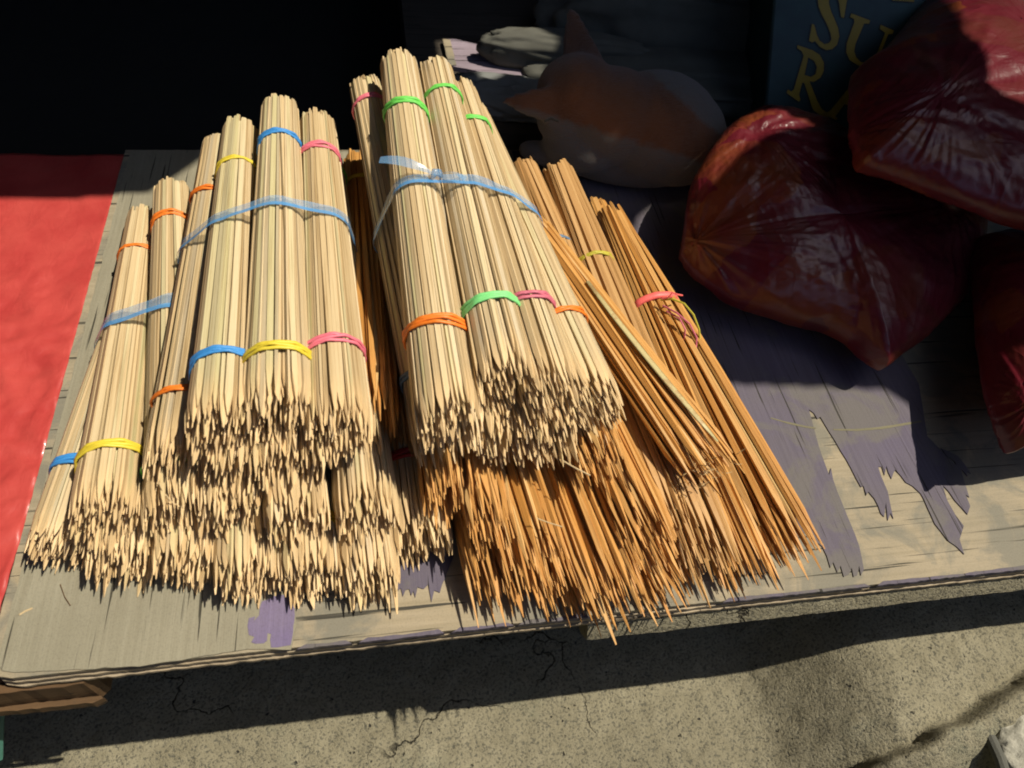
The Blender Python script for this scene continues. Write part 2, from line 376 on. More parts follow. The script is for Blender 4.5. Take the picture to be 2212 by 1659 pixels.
# ------------------------------------------------------------------ blue plastic ribbons tied round several bundles
def hull2(pts):
    pts = sorted(set(pts))
    def half(ps):
        h = []
        for p in ps:
            while len(h) > 1 and (h[-1][0] - h[-2][0]) * (p[1] - h[-2][1]) - (h[-1][1] - h[-2][1]) * (p[0] - h[-2][0]) <= 0: h.pop()
            h.append(p)
        return h[:-1]
    return half(pts) + half(pts[::-1])
def ribbon(keys, y0, slope, width, label, knot=None, name='plastic_ribbon'):
    """closed flat band round the cross sections of the bundles where they cross y = y0 + slope*x"""
    pts = []
    for k in keys:
        A, B, Y, X, Z, rad, ln, fan, fanz = BUNDLES[k]
        s = (y0 + slope * A.x - A.y) / (Y.y - slope * Y.x); p = A + Y * s; r = rad(s / ln) + .0016
        for i in range(28):
            a = 2 * math.pi * i / 28; pts.append((round(p.x + r * math.cos(a), 6), round(p.z + r * math.sin(a), 6)))
    h = hull2(pts)
    # resample
    P = [Vector((a, 0, b)) for a, b in h]; per = []; N = len(P)
    for i in range(N):
        a, b = P[i], P[(i + 1) % N]; m = max(1, int((b - a).length / .004))
        for j in range(m): per.append(a.lerp(b, j / m))
    V = []; F = []; n = len(per); rows = 6
    for i, p in enumerate(per):
        t = (per[(i + 1) % n] - per[i - 1]).normalized(); nn = Vector((t.z, 0, -t.x))
        for j in range(rows):
            f = j / (rows - 1) - .5
            wv = .0011 * noise.noise(Vector((p.x * 70, f * 2.5, p.z * 70 + y0 * 40))) + .0005 * math.cos(f * 9)
            wd = width * (1 + .22 * noise.noise(Vector((p.x * 35, 3, p.z * 35))))
            q = p + nn * (wv + .0003)
            V.append((q.x, y0 + slope * q.x + f * wd + .004 * noise.noise(Vector((p.x * 14, 9, 0))), q.z))
    for i in range(n):
        for j in range(rows - 1):
            a = i * rows + j; b = ((i + 1) % n) * rows + j
            F.append((a, b, b + 1, a + 1))
    root = thing(name, label, 'ribbon', V[0])
    V = [Vector(v) - root.location for v in V]
    o = mesh_obj('band', V, F, M_ribbon, root, True)
    # a folded double edge running along the band
    V2 = []; F2 = []
    for i, p in enumerate(per):
        t = (per[(i + 1) % n] - per[i - 1]).normalized(); nn = Vector((t.z, 0, -t.x))
        c0 = Vector(V[i * rows + 1]).lerp(Vector(V[i * rows]), .5 + .4 * noise.noise(Vector((p.x * 20, 5, p.z * 20))))
        for j in range(3): V2.append(c0 + nn * (.0009 + .0004 * (j == 1)) + Vector((0, (j - 1) * width * .16, 0)))
    for i in range(n):
        for j in range(2): a = i * 3 + j; b = ((i + 1) % n) * 3 + j; F2.append((a, b, b + 1, a + 1))
    mesh_obj('folded_edge', V2, F2, M_ribbon_fold, root, True)
    if knot is not None:
        kp = min(range(n), key=lambda i: (proj(Vector(per[i]) + Vector((0, y0 + slope * per[i].x, 0))) - Vector(knot)).length)
        c = Vector((per[kp].x, y0 + slope * per[kp].x, per[kp].z + .0025)) - root.location
        kv, kf = tube([c + Vector((-.003, -.003, 0)), c + Vector((-.001, .001, .0022)), c + Vector((.002, .002, .001)), c + Vector((.004, -.002, 0))], [.0016, .003, .003, .0014], 8)
        mesh_obj('knot', kv, kf, M_ribbon, root, True)
        for tip, wd in (((-.040, .010, .003), .006), ((.020, -.011, .002), .0055)):
            tv = Vector(tip); s = tv.normalized().cross(Vector((0, 0, 1))).normalized(); VV = []; FF = []
            for i in range(8):
                k = i / 7; q = c + tv * k + Vector((0, 0, .006 * math.sin(k * 2.6)))
                hw = wd / 2 * (.35 + .75 * min(1, k * 2.2))
                tl = .5 * math.sin(k * 3)
                for j in (-1, -.33, .33, 1): VV.append(q + s * (hw * j) + Vector((0, 0, tl * hw * j + .0006 * math.cos(j * 5))))
            for i in range(7):
                for j in range(3): a = i * 4 + j; FF.append((a, a + 1, a + 5, a + 4))
            mesh_obj('ribbon_tail', VV, FF, M_ribbon, root, True)
    return root
ribbon(['A1', 'A2', 'A3', 'A0'], at(330, 640, .06).y, 0.05, .0135, 'wide pale blue plastic ribbon round the two leftmost bundles')
ribbon(['B1', 'B2', 'B3', 'B4', 'B5', 'B6', 'B7'], at(600, 455, .115).y, -.02, .0105, 'blue plastic ribbon tied round the left block of pale bundles')
ribbon(['C1', 'C2', 'C3', 'C4', 'C5', 'C6', 'C7', 'C8'], at(960, 372, .165).y, .03, .0105, 'blue plastic ribbon with a knot round the right block of pale bundles', knot=(945, 370))
#REST
# ------------------------------------------------------------------ board
FY = .1612           # front edge of the board
def wood_mat(name, c1, c2, dark, grain, lines=.55, cracks=True, patches=None):
    """grain: 'y' lengthwise or 'x' crosswise"""
    m, n, l, p = mat(name)
    sc_ = (160, 5, 160) if grain == 'y' else (5, 160, 160)
    g = nz(n, l, tex(n, l, scale=sc_), 1.6, 5, .62, .3)
    c = mixc(n, l, ramp(n, l, g, [(.3, (0, 0, 0)), (.7, (1, 1, 1))]), c1, c2)
    big = nz(n, l, tex(n, l), 11, 5, .6)
    c = mixc(n, l, ramp(n, l, big, [(.35, (0, 0, 0)), (.72, (lines,) * 3)]), c, dark)
    if patches:
        pt = nz(n, l, tex(n, l, scale=(1, 1, 1)), 17, 5, .62, .6)
        c = mixc(n, l, ramp(n, l, pt, [(.50, (0, 0, 0)), (.60, (.75,) * 3)]), c, patches)
    h = g
    if cracks:
        s2 = (330, 9, 330) if grain == 'y' else (7, 300, 300)
        k = nz(n, l, tex(n, l, scale=s2), 1.0, 2, .5)
        cr = ramp(n, l, k, [(.325, (1, 1, 1)), (.37, (0, 0, 0))])
        c = mixc(n, l, cr, c, tuple(v * .25 for v in dark))
        h = math_n(n, l, 'SUBTRACT', g, math_n(n, l, 'MULTIPLY', cr, .9))
    fine = nz(n, l, tex(n, l), 900, 2)
    c = mixc(n, l, ramp(n, l, fine, [(.35, (.16, .16, .16)), (.5, (0, 0, 0))]), c, (.05, .04, .03))
    l.new(c, p.inputs['Base Color']); p.inputs['Roughness'].default_value = .75; p.inputs['Specular IOR Level'].default_value = .3
    bump(n, l, p, h, .6, .0007)
    return m
M_core = wood_mat('bare_cross_grain_wood', (.29, .24, .155), (.39, .325, .225), (.20, .185, .145), 'x', .65, True, (.17, .165, .135))
M_grey = wood_mat('grey_weathered_veneer', (.235, .215, .155), (.30, .28, .21), (.20, .185, .135), 'y', .6)
M_violet = wood_mat('violet_painted_veneer', (.088, .075, .115), (.125, .108, .155), (.125, .115, .095), 'y', .45, True, (.135, .125, .115))
M_violet2 = wood_mat('bright_violet_paint', (.13, .10, .21), (.175, .14, .27), (.22, .19, .22), 'y', .5, True)
M_ply = wood_mat('ply_edge', (.36, .29, .19), (.46, .38, .27), (.14, .11, .08), 'x', .7)
M_plyd = wood_mat('dark_ply_edge', (.17, .145, .13), (.26, .22, .19), (.12, .10, .085), 'x', .5)
M_shelf = wood_mat('dark_old_shelf_wood', (.06, .05, .04), (.09, .075, .06), (.04, .035, .03), 'x', .5)
M_plank = wood_mat('mauve_plank_paint', (.24, .19, .24), (.36, .30, .36), (.14, .11, .12), 'x', .5)
M_cleat = wood_mat('brown_cleat_wood', (.10, .055, .025), (.16, .095, .045), (.05, .03, .015), 'x', .5)

def slab(name, poly, z0, z1, material, parent, jit=0, seed=0, sub=0):
    """an outline with real thickness; jit roughens the outline"""
    pts = []
    rr = random.Random(seed)
    for i, a in enumerate(poly):
        b = poly[(i + 1) % len(poly)]
        m = max(1, int(math.dist(a, b) / sub)) if sub else 1
        for j in range(m):
            t = j / m; x = a[0] + (b[0] - a[0]) * t; y = a[1] + (b[1] - a[1]) * t
            if j and jit:
                nx, ny = b[1] - a[1], a[0] - b[0]; q = math.hypot(nx, ny) or 1
                d = jit * (noise.noise(Vector((x * 90, y * 90, seed))) + .7 * noise.noise(Vector((x * 330, y * 330, seed + 4))))
                x += nx / q * d; y += ny / q * d
            pts.append((x, y))
    n = len(pts)
    tri = tessellate_polygon([[Vector((x, y, 0)) for x, y in pts]])
    V = [(x, y, z1) for x, y in pts] + [(x, y, z0) for x, y in pts]
    ar = sum(pts[i][0] * pts[(i + 1) % n][1] - pts[(i + 1) % n][0] * pts[i][1] for i in range(n))
    F = []
    for t in tri:
        a, b, c = [Vector((*pts[i], 0)) for i in t]
        up = (b - a).cross(c - a).z > 0
        t = tuple(t) if up else tuple(reversed(t))
        F.append(t); F.append(tuple(i + n for i in reversed(t)))
    for i in range(n):
        j = (i + 1) % n
        F.append((i, i + n, j + n, j) if ar > 0 else (j, j + n, i + n, i))
    return mesh_obj(name, V, F, material, parent)
def P2(pts, z=0.0):
    return [tuple(at(x, y, z)[:2]) for x, y in pts]

board = thing('plywood_board', 'weathered plywood board with peeling violet paint lying under the stick bundles', 'board', (0, FY, 0))
loc = board.location
def rel(pts): return [(x, y - FY) for x, y in pts]
corner = [(-.2565, FY + .016), (-.254, FY + .007), (-.248, FY + .002), (-.240, FY)]
core_poly = corner + [(1.25, FY - .001), (1.25, .693), (-.2565, .693)]
slab('core_ply', rel(core_poly), -.0045, -.0010, M_core, board, .0004, 1, .003)
slab('ply', rel([(x, y + (.0004 if y < .2 else 0)) for x, y in core_poly]), -.0080, -.0046, M_plyd, board, .0004, 2, .003)
slab('ply', rel([(x, y - (.0006 if y < .2 else 0)) for x, y in core_poly]), -.0115, -.0081, M_ply, board, .0005, 3, .003)
slab('ply', rel([(x, y + (.0002 if y < .2 else 0)) for x, y in core_poly]), -.0140, -.0116, M_plyd, board, .0004, 4, .003)
slab('ply', rel([(x, y - (.0014 if y < .2 else 0)) for x, y in core_poly]), -.0170, -.0141, M_ply, board, .0006, 5, .003)
# grey veneer on the left half, grain running front to back
g = [(-.2500, FY + .018), (-.2495, FY + .010), (-.246, FY + .005), (-.2385, FY + .003)]
g += P2([(300, 1440)]) + [(-.10, FY + .0018)] + P2([(628, 1404), (640, 1352), (637, 1300), (640, 1200)]) + [(-.02, .35), (-.02, .690), (-.2505, .690)]
slab('grey_veneer', rel(g), -.0010, 0.0003, M_grey, board, .0007, 11, .005)
# violet painted veneer: what is left of it, with split fingers
violet = P2([(1985, 829), (2003, 942), (2039, 979), (2060, 1000), (2075, 1011), (2082, 1038), (2094, 1074), (2086, 1068), (2096, 1093), (2090, 1111), (2076, 1095), (2063, 1081), (2050, 1062), (2037, 1048),
             (2046, 1080), (2051, 1089), (2064, 1112), (2082, 1136), (2073, 1165), (2083, 1197), (2066, 1180), (2047, 1167), (2033, 1148), (2020, 1132), (2011, 1112), (2004, 1097), (1996, 1078), (1989, 1066), (1972, 1050),
             (1957, 1042), (1945, 1026), (1934, 1015), (1930, 1022), (1926, 1034), (1919, 1020), (1915, 1006), (1911, 1026), (1905, 1008), (1897, 1008), (1903, 1027), (1911, 1046), (1918, 1062), (1923, 1088), (1930, 1120),
             (1924, 1108), (1918, 1124), (1914, 1084), (1910, 1116), (1903, 1109), (1897, 1092), (1889, 1077), (1876, 1062), (1871, 1070), (1866, 1050), (1860, 1052), (1850, 1034), (1839, 1012), (1828, 992), (1817, 975),
             (1804, 952), (1791, 932), (1782, 917), (1772, 900), (1766, 905), (1758, 892), (1747, 884), (1757, 920), (1769, 964), (1780, 996), (1791, 1026), (1795, 1011), (1800, 1036), (1809, 1062), (1823, 1096),
             (1836, 1128), (1847, 1154), (1856, 1179), (1862, 1206), (1866, 1230), (1860, 1243), (1856, 1222), (1852, 1242), (1844, 1246), (1840, 1226), (1834, 1240), (1823, 1246), (1816, 1222), (1809, 1236), (1800, 1214),
             (1794, 1226), (1786, 1200), (1776, 1180), (1762, 1170), (1740, 1150), (1700, 1170), (1600, 1150)]) + [(.20, .26), (.15, .40), (.15, .690)]
violet += [(.482, .690)]
slab('violet_veneer', rel(violet), -.0009, .0, M_violet, board, .0003, 21, .006)
slab('violet_veneer_sliver', rel(P2([(2032, 968), (2050, 975), (2070, 985), (2082, 1000), (2098, 1023), (2088, 1018), (2090, 1028), (2078, 1014), (2074, 1018), (2062, 996), (2046, 984)])), -.0009, -.0001, M_violet, board, .0002, 22, .006)
slab('violet_veneer_scrap', rel(P2([(852, 1180), (856, 1240), (860, 1275), (866, 1270), (870, 1288), (876, 1274), (884, 1272), (888, 1286), (893, 1276), (897, 1290), (902, 1268), (915, 1272), (925, 1262), (932, 1300), (938, 1275), (950, 1280), (955, 1262), (980, 1200)])), -.0009, -.0001, M_violet, board, .0003, 23, .004)
# brighter violet brush patch on the grey veneer
slab('violet_paint_patch', rel(P2([(566, 1300), (600, 1285), (636, 1290), (637, 1330), (632, 1375), (628, 1394), (600, 1399), (586, 1399), (584, 1382), (586, 1370), (578, 1368), (577, 1384), (570, 1390), (552, 1391), (543, 1388), (550, 1376), (538, 1372), (535, 1352), (538, 1336), (552, 1332), (548, 1342), (560, 1330), (562, 1312)])), .0003, .0006, M_violet2, board, .0006, 24, .003)
M_worn = wood_mat('worn_olive_scratch', (.15, .14, .085), (.21, .19, .12), (.10, .09, .06), 'x', .5, False)
def streak(pts, w, nm='worn_scratch'):
    q = [Vector((*p, 0)) for p in P2(pts)]; L_ = []; R_ = []
    for i, p in enumerate(q):
        t = (q[min(i + 1, len(q) - 1)] - q[max(i - 1, 0)]).normalized(); nn = Vector((-t.y, t.x, 0)) * w * (.4 + .6 * math.sin(math.pi * (i + .5) / len(q)))
        L_.append((p + nn)[:2]); R_.append((p - nn)[:2])
    slab(nm, rel([tuple(a) for a in L_] + [tuple(a) for a in reversed(R_)]), .0, .00022, M_worn, board, .0005, 77, .003)
streak([(1665, 903), (1700, 913), (1740, 922), (1762, 925)], .0011)
streak([(1800, 928), (1850, 929), (1900, 925), (1950, 917), (1990, 910)], .0013)
# paint left along the front arris
for k, (x0, x1) in enumerate([(640, 760), (775, 960), (975, 1110), (1120, 1275), (1560, 1880), (1895, 2230)]):
    ya = 1467 - .109 * x0; yb = 1467 - .109 * x1
    slab('violet_edge_paint', rel([(at(x0, ya).x, FY - .0016), (at(x1, yb).x, FY - .0016), (at(x1, yb).x - .004, FY + .0008 + .0008 * (k % 2)), ((at(x0, ya).x + at(x1, yb).x) / 2, FY + .0004), (at(x0, ya).x + .006, FY + .0012)]), -.0048, -.0006, M_violet, board, .0006, 30 + k, .003)

# ------------------------------------------------------------------ concrete lip, base and cleat
M_conc, n_, l_, p_ = mat('rough_concrete')
v_ = tex(n_, l_)
sp = nz(n_, l_, v_, 380, 3, .75); md = nz(n_, l_, v_, 60, 6, .65); bg_ = nz(n_, l_, v_, 7, 5, .6)
c_ = mixc(n_, l_, ramp(n_, l_, bg_, [(.35, (0, 0, 0)), (.65, (1, 1, 1))]), (.215, .195, .135), (.31, .283, .20))
c_ = mixc(n_, l_, ramp(n_, l_, md, [(.42, (.55,) * 3), (.62, (0, 0, 0))]), c_, (.21, .19, .13))
c_ = mixc(n_, l_, ramp(n_, l_, sp, [(.39, (.8, .8, .8)), (.49, (0, 0, 0))]), c_, (.07, .07, .06))
pit = nz(n_, l_, v_, 150, 2, .5)
pm = ramp(n_, l_, pit, [(.24, (1, 1, 1)), (.29, (0, 0, 0))])
c_ = mixc(n_, l_, pm, c_, (.035, .035, .035))
gt = nz(n_, l_, v_, 3.1, 6, .7)
c_ = mixc(n_, l_, ramp(n_, l_, gt, [(.60, (0, 0, 0)), (.72, (.35,) * 3)]), c_, (.12, .17, .13))
vor = n_.new('ShaderNodeTexVoronoi'); vor.feature = 'DISTANCE_TO_EDGE'; vor.inputs['Scale'].default_value = 3.3
wv_ = n_.new('ShaderNodeTexNoise'); l_.new(v_, wv_.inputs['Vector']); wv_.inputs['Scale'].default_value = 14; wv_.inputs['Detail'].default_value = 6
ad_ = n_.new('ShaderNodeVectorMath'); ad_.operation = 'MULTIPLY_ADD'; l_.new(wv_.outputs['Color'], ad_.inputs[0]); ad_.inputs[1].default_value = (.13, .13, .13); l_.new(v_, ad_.inputs[2]); l_.new(ad_.outputs[0], vor.inputs['Vector'])
ck = ramp(n_, l_, vor.outputs['Distance'], [(.0009, (1, 1, 1)), (.0028, (0, 0, 0))])
ck = math_n(n_, l_, 'MULTIPLY', ck, ramp(n_, l_, nz(n_, l_, v_, 9, 2), [(.55, (0, 0, 0)), (.60, (1, 1, 1))]))
c_ = mixc(n_, l_, ck, c_, (.02, .018, .015))
l_.new(c_, p_.inputs['Base Color']); p_.inputs['Roughness'].default_value = .9; p_.inputs['Specular IOR Level'].default_value = .2
hh = math_n(n_, l_, 'ADD', math_n(n_, l_, 'MULTIPLY', sp, .7), math_n(n_, l_, 'MULTIPLY', md, .9))
hh = math_n(n_, l_, 'SUBTRACT', hh, math_n(n_, l_, 'ADD', math_n(n_, l_, 'MULTIPLY', pm, .8), ck))
bump(n_, l_, p_, hh, .9, .0036)

def strip_profile(name, xs, prof, material, parent=None, amp=.0008, seed=0):
    V = []; F = []; m = len(prof)
    for x in xs:
        for j, (y, z) in enumerate(prof):
            d = amp * (noise.noise(Vector((x * 60, y * 60, z * 60 + seed))) + .6 * noise.noise(Vector((x * 240, j * 3.1, seed))))
            V.append((x, y + d, z + d * .6))
    for i in range(len(xs) - 1):
        for j in range(m):
            a = i * m + j; b = i * m + (j + 1) % m
            F.append((a, b, b + m, a + m))
    F.append(tuple(range(m))[::-1]); F.append(tuple((len(xs) - 1) * m + j for j in range(m)))
    return mesh_obj(name, V, F, material, parent)
def frange(a, b, s): return [a + (b - a) * i / int((b - a) / s) for i in range(int((b - a) / s) + 1)]
lx = at(1272, 1390, -.03).x
base = thing('concrete_plinth', 'rough grey concrete plinth and lip carrying the board, its sloping lip in sun', 'plinth', (0, 0, 0))
strip_profile('lip', frange(lx, 1.3, .004), [(.30, -.0175), (.1640, -.0175), (.1600, -.0225), (.1565, -.029), (.1540, -.0345), (.1560, -.038), (.165, -.05), (.30, -.06)], M_conc, base, .0005)
strip_profile('base_wall', frange(-.9, 1.3, .02), [(.66, -.018), (.27, -.018), (.262, -.06), (.262, -.24), (.66, -.24)], M_conc, base, .002, 5)
xe = at(228, 1497, -.05).x
cl = thing('wooden_cleat', 'short brown wooden cleat under the front left corner of the board', 'cleat', (xe, .18, -.03))
cv = [(-.30, -.014, -.020), (-.02, -.014, -.020), (-.006, -.012, -.020), (0, -.004, -.018), (0, .02, -.018), (-.30, .02, -.020)]
slab('cleat_block', [(-.30, -.020), (-.02, -.022), (-.004, -.021), (.001, -.016), (.001, .02), (-.30, .02)], -.026, .010, M_cleat, cl, .0008, 41, .004)
slab('raised_edge', [(-.17, -.0225), (-.10, -.0250), (-.02, -.0262), (-.006, -.0268), (.0005, -.0245), (-.001, -.0225)], -.026, -.016, M_cleat, cl, .0008, 42, .004)

# ------------------------------------------------------------------ ground
def smooth(a, b, x):
    t = min(1, max(0, (x - a) / (b - a))); return t * t * (3 - 2 * t)
GZ = -.262
A1_, A2_ = at(1836, 1659, GZ), at(2240, 1420, GZ)
dl = (A2_ - A1_).normalized(); nl = Vector((dl.y, -dl.x, 0))
mc = at(1985, 1370, GZ + .05)
def ground_z(x, y):
    z = GZ + .0022 * noise.fractal(Vector((x * 55, y * 55, 2)), 1.0, 2.0, 4) + .005 * noise.noise(Vector((x * 7, y * 7, 5)))
    # swelling under the lip on the right
    s = smooth(.33, .46, x) ; z += .085 * s * smooth(-.01, .09, y)
    # raised patch beyond the crooked joint, its left flank in shade
    q = (Vector((x, y, 0)) - Vector((A1_.x, A1_.y, 0))); e = q.dot(nl) + .006 * noise.noise(Vector((x * 30, y * 30, 8)))
    z += .024 * smooth(-.002, .010, e) - .006 * smooth(-.03, -.001, e) * (1 - smooth(-.001, .004, e))
    if -.6 < x < 1 and -.2 < y < .3:
        z += -.0016 * max(0, noise.noise(Vector((x * 210, y * 210, 1))) - .35) * 4
    return z
xs = [-30, -8, -3, -1.5, -.9] + frange(-.6, .80, .0034) + [1.1, 2, 4, 9, 30]
ys = [-30, -8, -3, -1.2, -.5] + frange(-.10, .24, .0034) + [.4, .8, 1.5, 4, 9, 30]
V = [(x, y, ground_z(x, y)) for y in ys for x in xs]; nx = len(xs)
F = [(j * nx + i, j * nx + i + 1, (j + 1) * nx + i + 1, (j + 1) * nx + i) for j in range(len(ys) - 1) for i in range(nx - 1)]
tag(mesh_obj('ground', V, F, M_conc, None, True), 'rough speckled concrete ground below the board', None, None, 'structure')

# ------------------------------------------------------------------ red sheet
M_red, n_, l_, p_ = mat('red_plastic_sheet')
v_ = tex(n_, l_)
b1 = nz(n_, l_, v_, 26, 5, .6)
c_ = mixc(n_, l_, ramp(n_, l_, b1, [(.35, (0, 0, 0)), (.65, (1, 1, 1))]), (.42, .045, .042), (.50, .070, .060))
p_.inputs['Roughness'].default_value = .38; l_.new(c_, p_.inputs['Base Color']); p_.inputs['Coat Weight'].default_value = .8; p_.inputs['Coat Roughness'].default_value = .10
bump(n_, l_, p_, nz(n_, l_, tex(n_, l_, scale=(1, .6, 1)), 75, 4, .5, 1.4), .30, .0026)
xs = frange(-1.1, -.2568, .004); ys = frange(.10, .690, .004)
def sheet_z(x, y):
    w = 1 - smooth(.30, .62, y)
    z = -.004 + .004 * noise.noise(Vector((x * 9, y * 6, 0)))
    z += (.0006 + .0028 * w) * (1 - abs(noise.noise(Vector((x * 26 + y * 12, y * 26 - x * 8, 3)))) * 3)
    z += (.0003 + .0012 * w) * (1 - abs(noise.noise(Vector((x * 70 - y * 25, y * 60, 7)))) * 3)
    return z
V = [(x + (.0012 * noise.noise(Vector((y * 30, 1, 1))) if x > -.262 else 0), y, sheet_z(x, y)) for y in ys for x in xs]; nx = len(xs)
F = [(j * nx + i, j * nx + i + 1, (j + 1) * nx + i + 1, (j + 1) * nx + i) for j in range(len(ys) - 1) for i in range(nx - 1)]
rs = mesh_obj('plastic_sheet', V, F, M_red, None, True)
md_ = rs.modifiers.new('thickness', 'SOLIDIFY'); md_.thickness = .0006
tag(rs, 'glossy wrinkled red plastic sheet spread to the left of the plywood board', 'plastic sheet')
M_tray = wood_mat('dark_support', (.05, .03, .02), (.08, .05, .03), (.04, .02, .02), 'x')
sup = slab('side_table', [(-1.1, .10), (-.2580, .10), (-.2580, .690), (-1.1, .690)], -.03, -.014, M_tray, None)
tag(sup, 'dark wooden table top just under the red plastic sheet', 'table')
tl_ = mesh_obj('green_rod', *tube([at(2, 1510, -.12), at(-4, 1560, -.13), at(-6, 1640, -.15)], .004, 8), rubber('pale_green_plastic', (.04, .13, .10)))
tag(tl_, 'thin pale green rod at the far left below the board corner', 'rod')

# ------------------------------------------------------------------ stall shelf behind, wall, canopy
M_dark, n_, l_, p_ = mat('near_black_wall'); g_ = nz(n_, l_, tex(n_, l_), 9, 5)  # near-black colour, chosen to keep the stall's shade dark
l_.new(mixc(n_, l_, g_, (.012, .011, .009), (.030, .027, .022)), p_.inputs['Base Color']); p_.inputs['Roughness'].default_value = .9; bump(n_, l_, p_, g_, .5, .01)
def box(name, a, b, m, parent=None):
    return slab(name, [(a[0], a[1]), (b[0], a[1]), (b[0], b[1]), (a[0], b[1])], a[2], b[2], m, parent)
shx = .045
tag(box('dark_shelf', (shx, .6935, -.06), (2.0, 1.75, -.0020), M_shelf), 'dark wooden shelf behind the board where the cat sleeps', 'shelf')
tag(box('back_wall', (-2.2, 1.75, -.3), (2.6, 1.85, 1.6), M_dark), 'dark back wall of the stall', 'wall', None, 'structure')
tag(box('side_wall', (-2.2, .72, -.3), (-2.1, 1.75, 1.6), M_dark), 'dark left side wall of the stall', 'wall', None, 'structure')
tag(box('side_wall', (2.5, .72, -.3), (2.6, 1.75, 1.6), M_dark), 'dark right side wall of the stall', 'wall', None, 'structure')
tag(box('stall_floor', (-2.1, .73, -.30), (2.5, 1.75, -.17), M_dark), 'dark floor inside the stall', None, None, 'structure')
tag(box('added_opposite_wall', (-4, -2.2, -.3), (4, -2.0, 1.6), M_dark), 'unseen dark wall across the lane, added to cut the sky light', 'wall', None, 'structure')  # unseen wall, added to darken the shade
tag(box('added_lane_wall', (-2.4, -2.0, -.3), (-2.3, .70, 3.6), M_dark), 'unseen dark wall on the left, added to cut the sky light', 'wall', None, 'structure')  # added out of view to hold back sky from the left
# unseen awnings added to cut sky light; sun enters through their open slit
LZ = 2.3
aw = thing('added_lane_awning', 'added unseen awnings that cut the sky light, a slit left open for the sun', 'awning', (0, 0, LZ))
slab('added_awning_sheet', [(-4, -1.599), (.60, -1.599), (.60, 1.9), (-4, 1.9)], 0, .01, M_dark, aw)
slab('added_awning_sheet', [(2.0, -1.599), (4, -1.599), (4, 1.9), (2.0, 1.9)], 0, .01, M_dark, aw)
tag(box('added_lane_wall', (3.9, -2.0, -.3), (4.0, 1.9, 2.2), M_dark), 'unseen dark wall on the right, added to cut the sky light', 'wall', None, 'structure')  # added out of view to hold back sky from the right
# unseen canopy shaped for the light: its edge and its tears let the sun through where the photograph shows sun
CZ = 1.10
def up(p): return p[0] + SUN.x / SUN.z * (CZ - p[2]), p[1] + SUN.y / SUN.z * (CZ - p[2])
edge = [up(p) for p in [(-2.4, .612, 0), (-.42, .617, 0), (-.225, .622, 0), (-.20, .65, 0), (-.17, .69, 0), (.02, .69, 0), (.05, .622, 0), (.20, .615, 0), (.215, .60, 0), (.243, .52, 0), (.268, .43, 0), (.296, .352, 0), (.445, .336, 0), (.50, .27, 0), (.56, .235, 0), (2.4, .235, 0)]]
outer = edge + [(edge[-1][0], 1.9), (edge[0][0], 1.9)]
def tear(px, z): return [up(at(x, y, z)) for x, y in px]
sun_gaps = [tear([(948, 78), (1000, 88), (1060, 100), (1160, 150), (1166, 175), (1060, 168), (962, 146)], .004),
         tear([(1068, 62), (1085, 52), (1120, 58), (1134, 84), (1120, 108), (1075, 110)], .05),
         tear([(1330, -16), (1420, -14), (1500, 4), (1490, 20), (1420, 26), (1350, 22)], .045),
         tear([(1555, 330), (1572, 272), (1640, 222), (1700, 234), (1765, 262), (1660, 286), (1612, 316), (1590, 345)], .115),
         tear([(2062, -20), (2090, -60), (2500, -60), (2520, 330), (2300, 330), (2200, 235), (2120, 200), (2100, 150), (2060, 80)], .19)]
def crossings(poly, y):
    c = []
    for k, (x0, y0) in enumerate(poly):
        x1, y1 = poly[(k + 1) % len(poly)]
        if (y0 <= y) != (y1 <= y): c.append(x0 + (y - y0) / (y1 - y0) * (x1 - x0))
    return sorted(c)
V = []; F = []
yc = min(p[1] for p in outer); step = .003
while yc < 1.74:                                   # built in narrow strips so that every tear keeps its outline
    st = step if yc < 1.25 else .05
    ym = yc + st / 2; oc = crossings(outer, ym); runs = list(zip(oc[::2], oc[1::2]))
    for tr in sun_gaps:
        tc_ = crossings(tr, ym)
        for a, b in zip(tc_[::2], tc_[1::2]):
            nr = []
            for u, w in runs:
                if b <= u or a >= w: nr.append((u, w)); continue
                if a > u: nr.append((u, a))
                if b < w: nr.append((b, w))
            runs = nr
    for u, w in runs:
        n0 = len(V); V += [(u, yc, CZ), (w, yc, CZ), (w, yc + st, CZ), (u, yc + st, CZ)]
        F.append((n0, n0 + 1, n0 + 2, n0 + 3))
    yc += st
tag(mesh_obj('shaped_canopy', V, F, M_dark), 'unseen dark canopy over the back of the stall, shaped to place sun and shade', 'canopy')
bpy.data.objects['shaped_canopy'].modifiers.new('thickness', 'SOLIDIFY').thickness = .0015

# ------------------------------------------------------------------ plank and cloths behind
pk = thing('mauve_plank', 'short mauve painted plank end catching the sun behind the pile', 'plank', at(955, 110, 0))
def relp(pts, o): return [(x - o.x, y - o.y) for x, y in pts]
pp = relp(P2([(957, 84), (985, 84), (1165, 128), (1280, 170), (1270, 215), (1160, 178), (1060, 160), (972, 142)], .004), pk.location)
slab('plank_body', pp, -.012, .004, M_plank, pk, .0015, 51, .01)
slab('bare_end', relp(P2([(956, 84), (972, 85), (986, 140), (970, 142)], .005), pk.location), .0042, .0052, M_core, pk, .0008, 52, .006)

